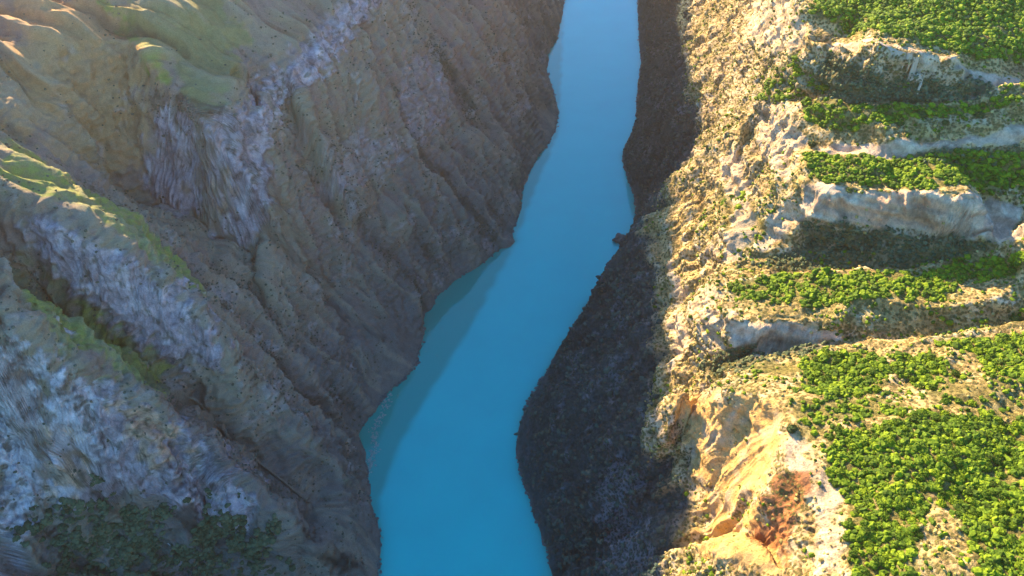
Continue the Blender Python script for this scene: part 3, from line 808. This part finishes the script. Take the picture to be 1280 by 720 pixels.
def rock_material(name, a, c):
    m, t, b = new_mat(name); b.inputs['Roughness'].default_value = .9
    g = node(t, 'ShaderNodeNewGeometry'); n = node(t, 'ShaderNodeTexNoise'); n.inputs['Scale'].default_value = 1.2; n.inputs['Detail'].default_value = 6
    t.links.new(g.outputs['Position'], n.inputs['Vector'])
    r = node(t, 'ShaderNodeValToRGB'); r.color_ramp.elements[0].position = .35; r.color_ramp.elements[1].position = .65
    r.color_ramp.elements[0].color = (*a, 1); r.color_ramp.elements[1].color = (*c, 1)
    t.links.new(n.outputs['Fac'], r.inputs[0]); t.links.new(r.outputs[0], b.inputs['Base Color'])
    bp = node(t, 'ShaderNodeBump'); bp.inputs['Distance'].default_value = .3; t.links.new(n.outputs['Fac'], bp.inputs['Height']); t.links.new(bp.outputs[0], b.inputs['Normal'])
    return m
mat_stone = rock_material('pale limestone boulder', (.42, .38, .34), (.66, .62, .56))
mat_wet = rock_material('dark wet shore rock', (.045, .055, .05), (.11, .12, .11))
def boulder(p, s, seed, mat, label, name='boulder', group=None):
    V, F = lumpy(3, seed, .5)
    V = np.round(V * 3.2) / 3.2 * .35 + V * .65
    V[:, 0] *= 1.25; V = V * s; V[:, 2] -= .35 * s
    o = bpy.data.objects.new(name, tri_mesh(name, V, F, mat)); scene.collection.objects.link(o)
    o.location = p; o['label'] = label; o['category'] = 'boulder'
    if group: o['group'] = group
boulder(hit(215, 678), 2.2, 3, mat_stone, 'small pale boulder alone in the dark thicket below the grey cliff')
boulder(hit(136, 18), 2.0, 4, mat_stone, 'pale boulder at the top of the grassy ridge, upper left')
boulder(hit(575, 52), 2.4, 5, mat_stone, 'pale boulder on the smooth shaded slope left of the far river')
boulder((at(775, 300, 0)[0], at(775, 300, 0)[1], 0.5), 7.0, 6, mat_wet, 'dark rock jutting into the river from the right bank', 'shore_rock')
boulder((at(560, 334, 0)[0] - 3, at(560, 334, 0)[1], 1), 5.5, 7, mat_wet, 'dark rock at the foot of the spur above the left bay', 'shore_rock')
# the pale shoal of rubble off the left bank
sh_ = np.array([at(*p, 0) for p in [(488,492),(478,520),(466,540),(470,560),(462,575),(461,588)]])
n = 260; u_ = rng.random(n) * (len(sh_) - 1)
sx = np.interp(u_, range(len(sh_)), sh_[:, 0]) + rng.normal(size=n) * 2.2; sy = np.interp(u_, range(len(sh_)), sh_[:, 1]) + rng.normal(size=n) * 3.0
rs = rng.uniform(.3, 1.5, n)
sp = np.stack([sx, sy, -.15 * rs], -1)
mat_shoal = rock_material('silt covered rubble', (.10, .20, .17), (.27, .36, .31))
# shore stones along both banks
def shore(side, n):
    Y = rng.uniform(230, 1500, n) ; X = (lbx(Y) if side < 0 else rbx(Y)) + rng.normal(size=n) * 1.5 + side * 1.0
    return np.stack([X, Y, rng.uniform(-.4, .5, n)], -1)

# dry tussocks on the sunlit slope and brow
sd_ = rf * (1 - .85 * talus_shade) * (1 - below) * (1 - gold * .85) * (1 - cliff_r * .9) * (1 - sstep(.2, .6, grow)) * (1 - .55 * pale_r) * (.35 + sstep(-.3, .4, n_lo + n_md * .6))
sd_ *= sstep(1750, 1200, VY)
pos, kk = scatter(sd_, 10500)
cover('dry_tussocks', 'dry olive tussocks dotting the sunlit rock slope', 'tussocks', pos, rng.uniform(.55, 1.35, len(pos)), mat_tuft, T1)
plat = rf * sstep(175, 205, VZ) * sstep(.9, .5, steep) * (1 - cliff_r) * (1 - gold)
pos, kk = scatter(np.maximum(sd_ * sstep(-.1, .5, n_lo) * .5, plat * (.25 + sstep(-.1, .5, n_lo + n_md))), 6500)
cover('low_green_bushes', 'small olive green bushes scattered over the sunlit slope', 'bushes', pos, rng.uniform(.8, 1.7, len(pos)), mat_bushn, T1)
# scrub on the shaded wall
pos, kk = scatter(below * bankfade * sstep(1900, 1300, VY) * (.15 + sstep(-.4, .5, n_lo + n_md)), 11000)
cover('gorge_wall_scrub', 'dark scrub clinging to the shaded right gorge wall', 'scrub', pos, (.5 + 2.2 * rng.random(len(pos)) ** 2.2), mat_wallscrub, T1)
sl_ = (1 - .8 * dry) * (1 - rf) * (1 - cliff_l * .85) * (1 - grass * .6) * (1 - meadow * .85) * bankfade * sstep(.0, .5, n_lo * .7 + n_md * .6 + .25)
pos, kk = scatter(sl_ * (.15 + sstep(.8, -.4, gul + .5 * n_md)), 14000)
cover('hillside_scrub', 'dull green scrub over the shaded left mountainside', 'scrub', pos, rng.uniform(.4, 1.25, len(pos)), mat_shade, T1)
pos, kk = scatter(talus_shade * bankfade, 1500)
cover('ledge_scrub', 'dark green scrub on the shaded slopes between terraces', 'scrub', pos, rng.uniform(.8, 1.9, len(pos)), mat_thick, T1)
pos, kk = scatter(thicket * sstep(-.5, .2, n_md + n_lo), 2200)
cover('woodland_thicket', 'dark green thicket at the foot of the grey cliff', 'thicket', pos, rng.uniform(.9, 2.6, len(pos)), mat_thick, T2)

# ------------------------------------------------------------------ air
me = bpy.data.meshes.new('haze')
hx0, hx1, hy0, hy1, hz0, hz1 = -1300, 1000, -300, 2700, -60, 700
hv = [(x, y, z) for z in (hz0, hz1) for y in (hy0, hy1) for x in (hx0, hx1)]
me.from_pydata(hv, [], [(0, 2, 3, 1), (4, 5, 7, 6), (0, 1, 5, 4), (2, 6, 7, 3), (0, 4, 6, 2), (1, 3, 7, 5)])
hz = bpy.data.objects.new('haze', me); scene.collection.objects.link(hz); hz['kind'] = 'stuff'
m = bpy.data.materials.new('evening haze'); m.use_nodes = True; t = m.node_tree; t.nodes.clear()
o = t.nodes.new('ShaderNodeOutputMaterial'); v = t.nodes.new('ShaderNodeVolumePrincipled')
v.inputs['Color'].default_value = (1.0, .76, .54, 1)
v.inputs['Density'].default_value = HAZE
v.inputs['Anisotropy'].default_value = .84
t.links.new(v.outputs[0], o.inputs['Volume'])
me.materials.append(m)

cover('shoal_rubble', 'pale silty rubble shoal in the teal water by the left bank', 'rubble', sp, rs, mat_shoal, T1, squash=.55)
p_ = np.concatenate([shore(-1, 1600), shore(1, 1600)])
cover('shore_stones', 'dark broken stones lining both waterlines of the river', 'stones', p_, rng.uniform(.4, 2.2, len(p_)), mat_wet, T1, squash=.7)
